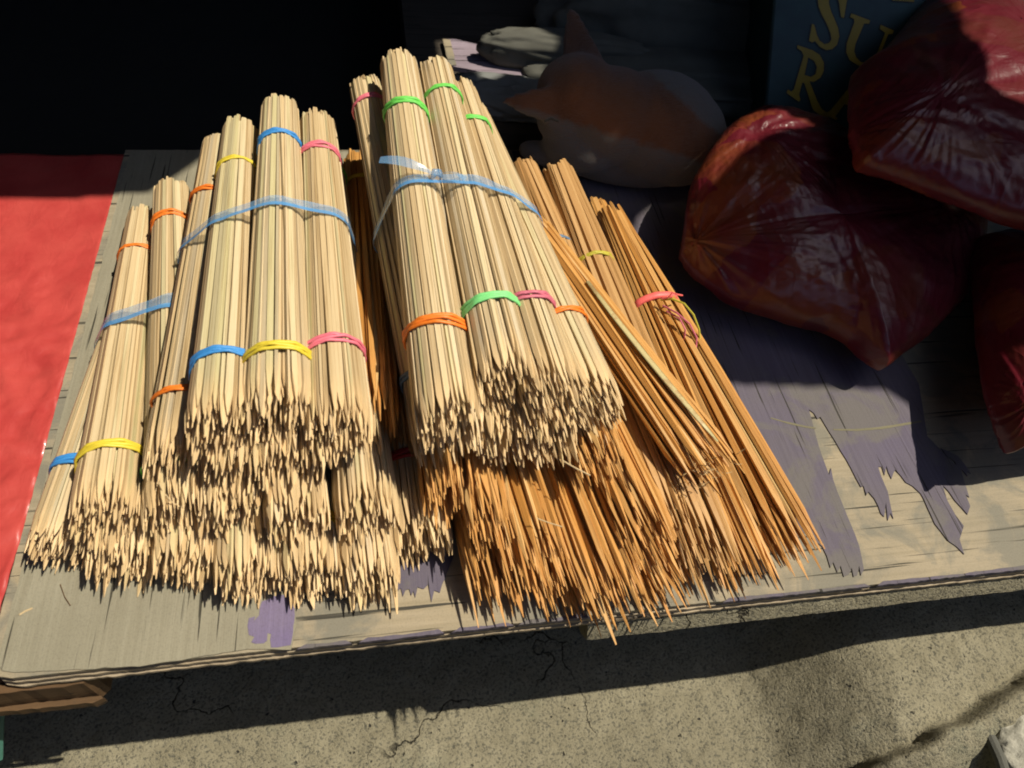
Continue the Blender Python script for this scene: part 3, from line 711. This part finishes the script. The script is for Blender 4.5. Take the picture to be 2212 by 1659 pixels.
def cloth_mat(name, a, b):
    m, n, l, p = mat(name); g = nz(n, l, tex(n, l), 35, 5, .6); w = nz(n, l, tex(n, l), 900, 2)
    l.new(mixc(n, l, g, a, b), p.inputs['Base Color']); p.inputs['Roughness'].default_value = .95; bump(n, l, p, w, .5, .0008); return m
M_cloth = cloth_mat('grey_cloth', (.07, .07, .06), (.13, .13, .11))
M_white = cloth_mat('off_white_cloth', (.15, .16, .15), (.22, .23, .23))
def lump(name, center, size, rotz, material, parent=None, folds=.10, freq=3.0, seed=0, nu=64, nv=40, flatten=.0, stretch=(1, 1, 1), power=1.0):
    V = []; F = []; cr, sr = math.cos(rotz), math.sin(rotz)
    for j in range(nv + 1):
        ph = math.pi * j / nv
        for i in range(nu):
            th = 2 * math.pi * i / nu
            d = Vector((math.sin(ph) * math.cos(th), math.sin(ph) * math.sin(th), math.cos(ph)))
            k = 1 + folds * (1 - 2.4 * abs(noise.noise(Vector((d.x * freq * stretch[0], d.y * freq * stretch[1], d.z * freq * stretch[2])) + Vector((seed, 0, 0))))) + folds * .35 * noise.noise(d * freq * 3.1 + Vector((0, seed, 0)))
            sg = lambda v: math.copysign(abs(v) ** power, v)
            x, y, z = sg(d.x) * size[0] * k, sg(d.y) * size[1] * k, sg(d.z) * size[2] * k
            V.append((center[0] + x * cr - y * sr, center[1] + x * sr + y * cr, center[2] + z))
    for j in range(nv):
        for i in range(nu):
            a = j * nu + i; b = j * nu + (i + 1) % nu
            F.append((a, a + nu, b + nu, b))
    return mesh_obj(name, V, F, material, parent, True)
c1 = at(1210, 92, .035)
tag(lump('rolled_cloth', (c1.x + .01, c1.y, .022), (.105, .022, .024), -.12, M_cloth, None, .09, 1.6, 3, stretch=(.6, 2, 2), power=.75), 'grey rolled cloth with its frayed end in the sun behind the cat', 'cloth')
c2 = at(1500, 28, .05)
tag(lump('folded_cloth', (c2.x, c2.y, .04), (.19, .060, .050), -.10, M_cloth, None, .13, 1.5, 9, stretch=(.8, 1.3, 1), power=.8), 'crumpled grey cloth heap at the top of the picture, partly in the sun', 'cloth')
c3 = at(1560, 130, .02)
tag(lump('spread_cloth', (c3.x, c3.y, .005), (.24, .09, .03), -.08, M_cloth, None, .14, 1.4, 14, stretch=(.8, 1.4, 1), power=.8), 'low grey cloth spread behind the sleeping cat', 'cloth')
c4 = at(1080, 215, 0)
tag(lump('white_rag', (c4.x + .01, c4.y, .003), (.080, .040, .012), -.2, M_white, None, .2, 3, 21), 'off white rag on the shelf left of the cat head', 'rag')

# ------------------------------------------------------------------ sleeping cat (one continuous body)
def cat():
    at = lambda x, y, z: globals()['at'](x, y, z)
    bm = bmesh.new()
    def ell(c, s, rz=0, ry=0):
        m = Matrix.Translation(c) @ Matrix.Rotation(rz, 4, 'Z') @ Matrix.Rotation(ry, 4, 'Y') @ Matrix.Diagonal((s[0], s[1], s[2], 1))
        bmesh.ops.create_icosphere(bm, subdivisions=3, radius=1, matrix=m)
    O = at(1400, 300, .03)
    hd = at(1248, 205, .080)        # skull
    bd = at(1420, 275, .050)
    ell(bd, (.068, .066, .056), -.3)
    ell(at(1465, 295, .045), (.052, .062, .048), -.3)       # haunch
    ell(hd.lerp(bd, .42) + Vector((0, -.004, -.006)), (.058, .056, .048), -.35)
    ell(hd, (.044, .044, .040), .1)
    ell(at(1212, 262, .062), (.026, .024, .022), -.4)       # cheek
    ell(at(1250, 318, .040), (.040, .026, .024), -.45)      # muzzle tucked down on the chest
    ell(at(1168, 330, .022), (.026, .014, .012), -.4)       # forepaw
    ell(at(1215, 345, .016), (.045, .016, .013), -.45)      # foreleg
    ell(at(1330, 362, .018), (.070, .020, .018), -.30)      # hind leg along the belly
    ell(at(1440, 372, .012), (.060, .016, .012), .10)       # tail curled in front
    def ear(base, tip, w, side):
        b = base; t = tip; ax = (t - b); L = ax.length; ax.normalize(); s = ax.cross(side).normalized(); q = s.cross(ax)
        n = 12; rows = 7; vs = []
        for j in range(rows):
            k = j / (rows - 1); ring = []
            for i in range(n):
                a = 2 * math.pi * i / n; ww = w * (1 - k) ** .75 + .0015
                ring.append(bm.verts.new(b + ax * (L * k) + s * (math.cos(a) * ww) + q * (math.sin(a) * ww * .32 + .006 * (k - .4) * 0)))
            vs.append(ring)
        for j in range(rows - 1):
            for i in range(n): bm.faces.new((vs[j][i], vs[j][(i + 1) % n], vs[j + 1][(i + 1) % n], vs[j + 1][i]))
        bm.faces.new(vs[0][::-1]); bm.faces.new(vs[-1])
    view = (EYE - hd).normalized()
    ear(at(1262, 160, .092), at(1230, 6, .125), .025, view)
    ear(at(1205, 228, .084), at(1074, 216, .092), .020, view)
    bmesh.ops.recalc_face_normals(bm, faces=bm.faces)
    me = bpy.data.meshes.new('tmp'); bm.to_mesh(me); bm.free()
    o = bpy.data.objects.new('tmp', me); C.objects.link(o)
    r = o.modifiers.new('r', 'REMESH'); r.mode = 'VOXEL'; r.voxel_size = .0032; r.use_smooth_shade = True
    s = o.modifiers.new('s', 'SMOOTH'); s.factor = .6; s.iterations = 7
    dg = bpy.context.evaluated_depsgraph_get(); me2 = bpy.data.meshes.new_from_object(o.evaluated_get(dg))
    bpy.data.objects.remove(o); me2.name = 'body'
    m, n, l, p = mat('ginger_and_white_fur')
    # coat pattern: ginger saddle, ears and crown, white flank and chest
    g = nz(n, l, tex(n, l, scale=(40, 260, 260)), 3.0, 4, .6)
    stripes = nz(n, l, tex(n, l, scale=(30, 9, 9)), 1.0, 3, .5, .5)
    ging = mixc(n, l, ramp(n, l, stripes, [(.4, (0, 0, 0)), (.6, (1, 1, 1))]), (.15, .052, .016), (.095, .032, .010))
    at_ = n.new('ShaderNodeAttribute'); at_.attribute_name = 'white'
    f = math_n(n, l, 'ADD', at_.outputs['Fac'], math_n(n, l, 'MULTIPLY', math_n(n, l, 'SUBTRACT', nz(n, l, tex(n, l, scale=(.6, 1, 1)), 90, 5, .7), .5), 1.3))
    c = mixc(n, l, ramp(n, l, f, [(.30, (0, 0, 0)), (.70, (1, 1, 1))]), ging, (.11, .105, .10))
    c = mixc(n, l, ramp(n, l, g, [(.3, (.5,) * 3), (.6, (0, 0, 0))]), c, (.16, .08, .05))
    l.new(c, p.inputs['Base Color']); p.inputs['Roughness'].default_value = .85; p.inputs['Sheen Weight'].default_value = .3
    bump(n, l, p, g, .8, .002)
    me2.materials.clear(); me2.materials.append(m)
    at_w = me2.attributes.new('white', 'FLOAT', 'POINT'); vals = []
    for v in me2.vertices:
        q = proj(v.co); x, y = q.x, q.y
        w = 0
        lowedge = 252 + .30 * (x - 1200)
        w = max(w, smooth(-22, 26, y - lowedge))
        w = max(w, smooth(-26, 28, (x - 1395) - 1.1 * (y - 150)) if y < 290 else 0)
        if v.co.z < .022: w = max(w, .9)
        vals.append(w)
    at_w.data.foreach_set('value', vals)
    me2.polygons.foreach_set('use_smooth', [True] * len(me2.polygons))
    o = bpy.data.objects.new('cat', me2); C.objects.link(o)
    tag(o, 'ginger and white cat asleep in the shade behind the pile', 'cat')
    # closed eye and nose
    for a, b, c_ in (((1176, 262), (1190, 256), (1206, 262)),):
        mesh_obj('closed_eye', *tube([at(*a, .088), at(*b, .090), at(*c_, .088)], .0010, 6), M_dark, o)
    return o
cat()

# ------------------------------------------------------------------ big tin with painted lettering
M_tin, n_, l_, p_ = mat('teal_painted_tin'); g_ = nz(n_, l_, tex(n_, l_), 14, 5, .6)
l_.new(mixc(n_, l_, ramp(n_, l_, g_, [(.4, (0, 0, 0)), (.65, (1, 1, 1))]), (.006, .028, .034), (.014, .058, .060)), p_.inputs['Base Color']); p_.inputs['Roughness'].default_value = .45; p_.inputs['Metallic'].default_value = .1
M_letter, n_, l_, p_ = mat('yellow_lettering'); g_ = nz(n_, l_, tex(n_, l_), 60, 5, .6)
l_.new(mixc(n_, l_, g_, (.40, .29, .012), (.26, .18, .008)), p_.inputs['Base Color']); p_.inputs['Roughness'].default_value = .5
M_outline, n_, l_, p_ = mat('black_outline'); p_.inputs['Base Color'].default_value = (.006, .012, .014, 1)
TP = at(1790, 150, .09); TN = Vector((-.25, -.80, .55)).normalized()
def on_tin(px, py, lift=0.0):
    d = ROT @ Vector((px - 1106, 829.5 - py, -1580)); t = (TP - EYE).dot(TN) / d.dot(TN); return EYE + d * t + TN * lift
tin = thing('lettered_tin', 'dark teal tin with yellow capital lettering behind the red bags', 'tin', on_tin(1650, 300))
o_ = tin.location
q = [on_tin(1648, 270) - o_, on_tin(2260, 430) - o_, on_tin(2330, -260) - o_, on_tin(1690, -260) - o_]
front = []
for i in range(4):        # rounded corners
    a, b, c = q[i - 1], q[i], q[(i + 1) % 4]
    u = (a - b).normalized() * .02; w = (c - b).normalized() * .02
    for k in range(6):
        t = k / 5; front.append((b + u) * (1 - t) ** 2 + b * 2 * t * (1 - t) + (b + w) * t * t)
V = []
for lift, inset in ((-.16, 0), (-.004, 0), (-.0012, .0012), (0, .004)):
    cen = sum(front, Vector()) / len(front)
    for p in front: V.append(p + (cen - p).normalized() * inset + TN * lift)
m = len(front); F = [(r * m + i, r * m + (i + 1) % m, (r + 1) * m + (i + 1) % m, (r + 1) * m + i) for r in range(3) for i in range(m)]
F.append(tuple(range(m))[::-1]); F.append(tuple(3 * m + i for i in range(m)))
mesh_obj('tin_body', V, F, M_tin, tin, False)
def Z3(pts): return [(1404 + .3652 * x, .3652 * y) for x, y in pts]
letters = {'S': [[(1060, -40), (1055, 20), (1070, 70), (1090, 115), (1110, 165), (1118, 215), (1105, 265), (1075, 292), (1040, 297), (1000, 275), (975, 243), (958, 252), (940, 240), (957, 142), (970, 148), (985, 205), (1000, 240), (1030, 262), (1058, 256), (1072, 232), (1066, 195), (1044, 140), (1014, 85), (996, 40), (990, -20), (1005, -75), (1050, -115), (1100, -110), (1140, -85), (1160, -105), (1180, -98), (1145, 108), (1128, 100), (1118, 20), (1095, -55), (1072, -68)]],
 'U': [[(1188, 80), (1300, 122), (1294, 142), (1264, 140), (1212, 262), (1206, 305), (1218, 340), (1245, 368), (1290, 372), (1330, 340), (1352, 290), (1390, 195), (1358, 172), (1362, 148), (1440, 182), (1433, 202), (1408, 202), (1368, 300), (1340, 362), (1290, 394), (1230, 388), (1180, 355), (1160, 310), (1162, 258), (1208, 130), (1205, 112), (1182, 102)]],
 'R': [[(872, 268), (960, 298), (1002, 325), (1026, 370), (1026, 420), (1006, 460), (972, 482), (942, 482), (985, 590), (1012, 642), (1062, 678), (1052, 696), (1010, 686), (962, 648), (912, 492), (900, 487), (880, 560), (888, 590), (880, 602), (808, 550), (815, 530), (835, 543), (850, 528), (908, 330), (896, 302), (870, 286)], [(934, 340), (970, 360), (986, 396), (978, 438), (952, 456), (912, 444)]],
 'A': [[(1195, 495), (1240, 500), (1285, 560), (1310, 700), (1330, 730), (1320, 745), (1250, 715), (1255, 698), (1275, 700), (1262, 655), (1150, 615), (1095, 690), (1110, 700), (1100, 712), (1018, 672), (1024, 658), (1048, 664), (1070, 648)], [(1215, 545), (1168, 600), (1256, 632), (1240, 560)]],
 'border': [[(1430, -12), (1560, -6), (1560, 12), (1430, 4)]]}
for nm, loops in letters.items():
    for lay, (mt, grow, l0, l1) in enumerate(((M_outline, 8, .0004, .0007), (M_letter, 0, .0007, .0012))):
        lp = []
        for li, lo in enumerate(loops):
            pts = lo
            if grow:
                cx_ = sum(p[0] for p in lo) / len(lo); nn = len(lo); out = []
                ar = sum(lo[i][0] * lo[(i + 1) % nn][1] - lo[(i + 1) % nn][0] * lo[i][1] for i in range(nn)); sgn = (1 if ar > 0 else -1) * (1 if li == 0 else -1)
                for i in range(nn):
                    a, b = lo[i - 1], lo[(i + 1) % nn]; dx, dy = b[0] - a[0], b[1] - a[1]; qn = math.hypot(dx, dy) or 1
                    out.append((lo[i][0] + sgn * dy / qn * grow, lo[i][1] - sgn * dx / qn * grow))
                pts = out
            lp.append(pts)
        tri = tessellate_polygon([[Vector((x, y, 0)) for x, y in q2] for q2 in lp])
        fl = [p for q2 in lp for p in q2]
        w0 = [on_tin(*Z3([p])[0], l1) - o_ for p in fl]
        F = [tuple(t) for t in tri]; V = list(w0)
        # sides
        wb = [on_tin(*Z3([p])[0], 0) + TN * .0001 - o_ for p in fl]; V += wb; nf = len(fl); s0 = 0
        for q2 in lp:
            for i in range(len(q2)): a = s0 + i; b = s0 + (i + 1) % len(q2); F.append((a, b, b + nf, a + nf))
            s0 += len(q2)
        mesh_obj('letter_' + nm.lower() if nm != 'border' and lay else ('label_border' if lay else 'letter_outline'), V, F, mt, tin)

# ------------------------------------------------------------------ red plastic bags
def bag_mat(name, col, alpha):
    m, n, l, p = mat(name)
    g = nz(n, l, tex(n, l), 30, 4, .6); f = nz(n, l, tex(n, l), 240, 4, .65, 1.0)
    # packets inside show through where the film touches them
    vo = n.new('ShaderNodeTexVoronoi'); vo.inputs['Scale'].default_value = 15; dn = n.new('ShaderNodeTexNoise'); dn.inputs['Scale'].default_value = 22; dn.inputs['Detail'].default_value = 4; l.new(tex(n, l), dn.inputs['Vector'])
    dm = n.new('ShaderNodeVectorMath'); dm.operation = 'MULTIPLY_ADD'; l.new(dn.outputs['Color'], dm.inputs[0]); dm.inputs[1].default_value = (.045, .045, .045); l.new(tex(n, l, scale=(1, 1.3, .7)), dm.inputs[2]); l.new(dm.outputs[0], vo.inputs['Vector'])
    sp_ = n.new('ShaderNodeSeparateXYZ'); l.new(vo.outputs['Color'], sp_.inputs[0])
    inner = ramp(n, l, sp_.outputs[0], [(.30, col), (.36, (.20, .055, .012)), (.52, (.23, .065, .014)), (.58, (.055, .012, .018)), (.70, (.15, .035, .014)), (.85, col)])
    l.new(mixc(n, l, ramp(n, l, g, [(.40, (.38, .38, .38)), (.70, (.9, .9, .9))]), inner, col), p.inputs['Base Color'])
    l.new(ramp(n, l, g, [(.3, (alpha - .1,) * 3), (.7, (alpha + .12,) * 3)]), p.inputs['Alpha'])
    p.inputs['Roughness'].default_value = .36; p.inputs['Specular IOR Level'].default_value = .5; p.inputs['Coat Weight'].default_value = .15; p.inputs['Coat Roughness'].default_value = .15
    wv = nz(n, l, tex(n, l, scale=(1, .55, 1), rot=(0, 0, .6)), 9, 3, .5, 1.6)
    rdg = ramp(n, l, wv, [(.40, (0, 0, 0)), (.5, (1, 1, 1)), (.60, (0, 0, 0))])
    wv2 = nz(n, l, tex(n, l, scale=(.5, 1, 1), rot=(0, 0, -.4)), 20, 3, .5, 1.4)
    rdg2 = ramp(n, l, wv2, [(.42, (0, 0, 0)), (.5, (1, 1, 1)), (.58, (0, 0, 0))])
    hsum = math_n(n, l, 'ADD', math_n(n, l, 'MULTIPLY', f, .35), math_n(n, l, 'ADD', rdg, math_n(n, l, 'MULTIPLY', rdg2, .5)))
    bump(n, l, p, hsum, .22, .0026)
    return m
M_bag = bag_mat('crimson_plastic_film', (.115, .010, .018), .93)
M_fill, n_, l_, p_ = mat('orange_brown_packets'); g_ = nz(n_, l_, tex(n_, l_), 12, 3)
l_.new(ramp(n_, l_, g_, [(.35, (.10, .05, .04)), (.5, (.40, .13, .03)), (.65, (.30, .09, .03)), (.8, (.08, .05, .06))]), p_.inputs['Base Color']); p_.inputs['Roughness'].default_value = .5
def bag(label, outline, zc, depth, knots, seed, zs=None, fillers=(), nrm_=Vector((-.05, -.35, .93))):
    N = nrm_.normalized()
    W = [at(x, y, zs(x, y) if zs else zc) for x, y in outline]
    # resample closed outline smoothly
    M = 380; per = []; n = len(W)
    for k in range(M):
        s = k / M * n; i = int(s); t = s - i
        p0, p1, p2, p3 = W[i - 1], W[i % n], W[(i + 1) % n], W[(i + 2) % n]
        cr = .5 * ((2 * p1) + (p2 - p0) * t + (2 * p0 - 5 * p1 + 4 * p2 - p3) * t * t + (3 * p1 - p0 - 3 * p2 + p3) * t ** 3)
        per.append(cr.lerp(p1.lerp(p2, t), .5))
    cen = sum(per, Vector()) / M
    root = thing('plastic_bag', label, 'bag', cen - N * depth * .8)
    K = [at(x, y, z) for x, y, z in knots]
    rows = 130; V = []; F = []
    for j in range(rows + 1):
        ph = math.pi * (.0005 + .999 * j / rows); sn, cs = math.sin(ph), math.cos(ph)
        for i in range(M):
            p = cen + (per[i] - cen) * (sn ** .85) + N * (cs * depth * (1 if cs > 0 else .5))
            d = 0
            for ki, kp in enumerate(K):
                v = p - kp; r = v.length; a = math.atan2(v.y + .4 * v.z, v.x)
                rid = 1 - 2.6 * abs(noise.noise(Vector((math.cos(a) * 3.3, math.sin(a) * 3.3, seed + ki * 7 + r * 2))))
                rid2 = 1 - 2.6 * abs(noise.noise(Vector((math.cos(a) * 11, math.sin(a) * 11, seed + 3 + ki * 7 + r * 1.5))))
                rid3 = 1 - 2.8 * abs(noise.noise(Vector((math.cos(a) * 24, math.sin(a) * 24, seed + 5 + ki * 7 + r * 3))))
                fo = math.exp(-r / .13); d += .0005 * rid3 * fo * min(1, r / .012); d += fo * (.0028 * rid + .0015 * rid2) * min(1, r / .02) - .005 * math.exp(-(r / .012) ** 2)
            d += .0022 * (1 - 2.4 * abs(noise.noise(Vector((p.x * 17 + p.y * 9, p.y * 22 - p.x * 6, p.z * 17 + seed)))))
            d += .0005 * (1 - 2.4 * abs(noise.noise(Vector((p.x * 60 + p.y * 20, p.y * 70, p.z * 60 + seed)))))
            dirv = (p - cen); dirv = (dirv.normalized() * .5 + N * (.9 if cs > 0 else -.9)).normalized()
            V.append(p + dirv * d * (.35 + .65 * abs(cs) ** .5) - root.location)
    for j in range(rows):
        for i in range(M):
            a = j * M + i; b = j * M + (i + 1) % M; F.append((a, a + M, b + M, b))
    mesh_obj('film', V, F, M_bag, root, True)
    return root
bag('large crimson plastic bag at the upper right, its top gleaming in the sun',
    [(1842, 160), (1838, 250), (1846, 330), (1862, 362), (1960, 396), (2100, 450), (2215, 492), (2400, 500), (2520, 300), (2500, 0), (2350, -200), (2150, -200), (2030, -80), (1990, 5), (1950, 62), (1890, 130)], .145, .060,
    [(2054, 183, .20), (1880, 230, .185)], 3, None, [(1960, 290, .145, .04, .035, .03), (2080, 350, .145, .05, .03, .03), (2180, 330, .15, .05, .045, .03), (2050, 100, .145, .06, .06, .03), (2300, 150, .145, .09, .10, .03)])
bag('crimson plastic bag lying in the middle, below the large bag, one lit corner on top',
    [(1562, 290), (1600, 255), (1645, 236), (1740, 257), (1850, 300), (2000, 350), (2105, 420), (2120, 520), (2075, 645), (1990, 735), (1945, 768), (1903, 797), (1865, 772), (1830, 742), (1770, 712), (1700, 695), (1590, 660), (1505, 602), (1472, 555), (1480, 500), (1490, 410), (1520, 350)], .05, .045,
    [(1530, 495, .08), (2060, 440, .09), (1635, 285, .11)], 11, lambda x, y: .030 + .060 * smooth(620, 250, y), [(1600, 480, .05, .040, .035, .028), (1720, 470, .05, .055, .04, .03), (1700, 590, .05, .05, .03, .025), (1860, 560, .05, .05, .045, .03)])
bag('narrow crimson plastic bag end at the right edge below the others',
    [(2100, 520), (2108, 640), (2128, 780), (2150, 900), (2178, 978), (2205, 962), (2300, 960), (2520, 900), (2600, 600), (2280, 490)], .06, .045,
    [(2190, 880, .07)], 23, None, [(2250, 700, .045, .03, .04, .02)])

# ------------------------------------------------------------------ rock and pipe at the lower right corner, small litter
M_rock, n_, l_, p_ = mat('whitish_stone'); g_ = nz(n_, l_, tex(n_, l_), 55, 6, .7)
l_.new(ramp(n_, l_, g_, [(.34, (.03, .03, .025)), (.42, (.30, .29, .24)), (.6, (.50, .48, .40))]), p_.inputs['Base Color']); p_.inputs['Roughness'].default_value = .9; bump(n_, l_, p_, g_, .8, .004)
rk = at(2205, 1610, GZ + .08)
for _ in range(6): rk = at(2205, 1610, ground_z(rk.x, rk.y) + .008)
tag(lump('pale_stone', (rk.x + .012, rk.y - .003, rk.z), (.040, .030, .015), .6, M_rock, None, .10, 1.3, 31), 'pale broken stone at the lower right corner of the ground', 'stone')
tag(mesh_obj('grey_pipe', *tube([at(2138, 1592, rk.z), at(2160, 1640, rk.z + .004), at(2185, 1720, rk.z)], .005, 10), M_cloth), 'short grey pipe stub lying against the pale stone', 'pipe')
M_fibre = rubber('dry_fibre', (.55, .42, .24))
def fibre(label, pts, rad=.00035, m=M_fibre, name='loose_fibre', cat_='fibre'):
    tag(mesh_obj(name, *tube([at(*p) for p in pts], rad, 5), m), label, cat_)
fibre('thin splinter sticking out below the right block points', [(1215, 995, .09), (1245, 1012, .088), (1275, 1027, .086)], .0005)
fibre('curved fibre hanging beneath the orange-banded left bundle', [(342, 1040, .075), (352, 1062, .07), (372, 1085, .065), (395, 1098, .06)])
fibre('pale fibre across the brown sticks near the front', [(1160, 1120, .07), (1188, 1130, .07), (1215, 1138, .07)], .0004)
fibre('white sliver lying on the grey board below the left points', [(42, 1328, .0008), (55, 1320, .0008), (70, 1314, .0008)], .0006)
fibre('dark bent fibre on the board below the left points', [(130, 1262, .001), (140, 1290, .001), (152, 1308, .001)], .0003, M_cleat)
fibre('loose olive rubber loop beside the pink raffia tie', [(1428, 648, .055), (1452, 646, .062), (1478, 656, .064), (1498, 680, .060), (1510, 712, .052), (1512, 738, .045), (1505, 755, .04)], .0009, RB['olive'], 'rubber_loop', 'rubber band')
fibre('outer loose rose rubber loop beside the pink raffia tie', [(1432, 660, .055), (1462, 676, .060), (1490, 700, .058), (1505, 730, .052), (1503, 755, .045)], .0008, RB['rose'], 'rubber_loop', 'rubber band')
fibre('inner loose rose rubber loop beside the pink raffia tie', [(1440, 672, .055), (1468, 688, .058), (1480, 712, .054), (1478, 735, .045)], .0008, RB['rose'], 'rubber_loop', 'rubber band')
fibre('coral raffia scrap caught between the slate-banded and olive-banded brown bundles', [(1243, 585, .075), (1258, 600, .078), (1268, 618, .074), (1262, 632, .074), (1272, 634, .070)], .0022, RB['coral'], 'raffia_scrap', 'raffia')
fibre('frayed coral raffia end beside the pink raffia tie', [(1430, 646, .058), (1445, 642, .062), (1452, 632, .066), (1462, 636, .066), (1474, 638, .062)], .0008, RB['coral'], 'raffia_scrap', 'raffia')
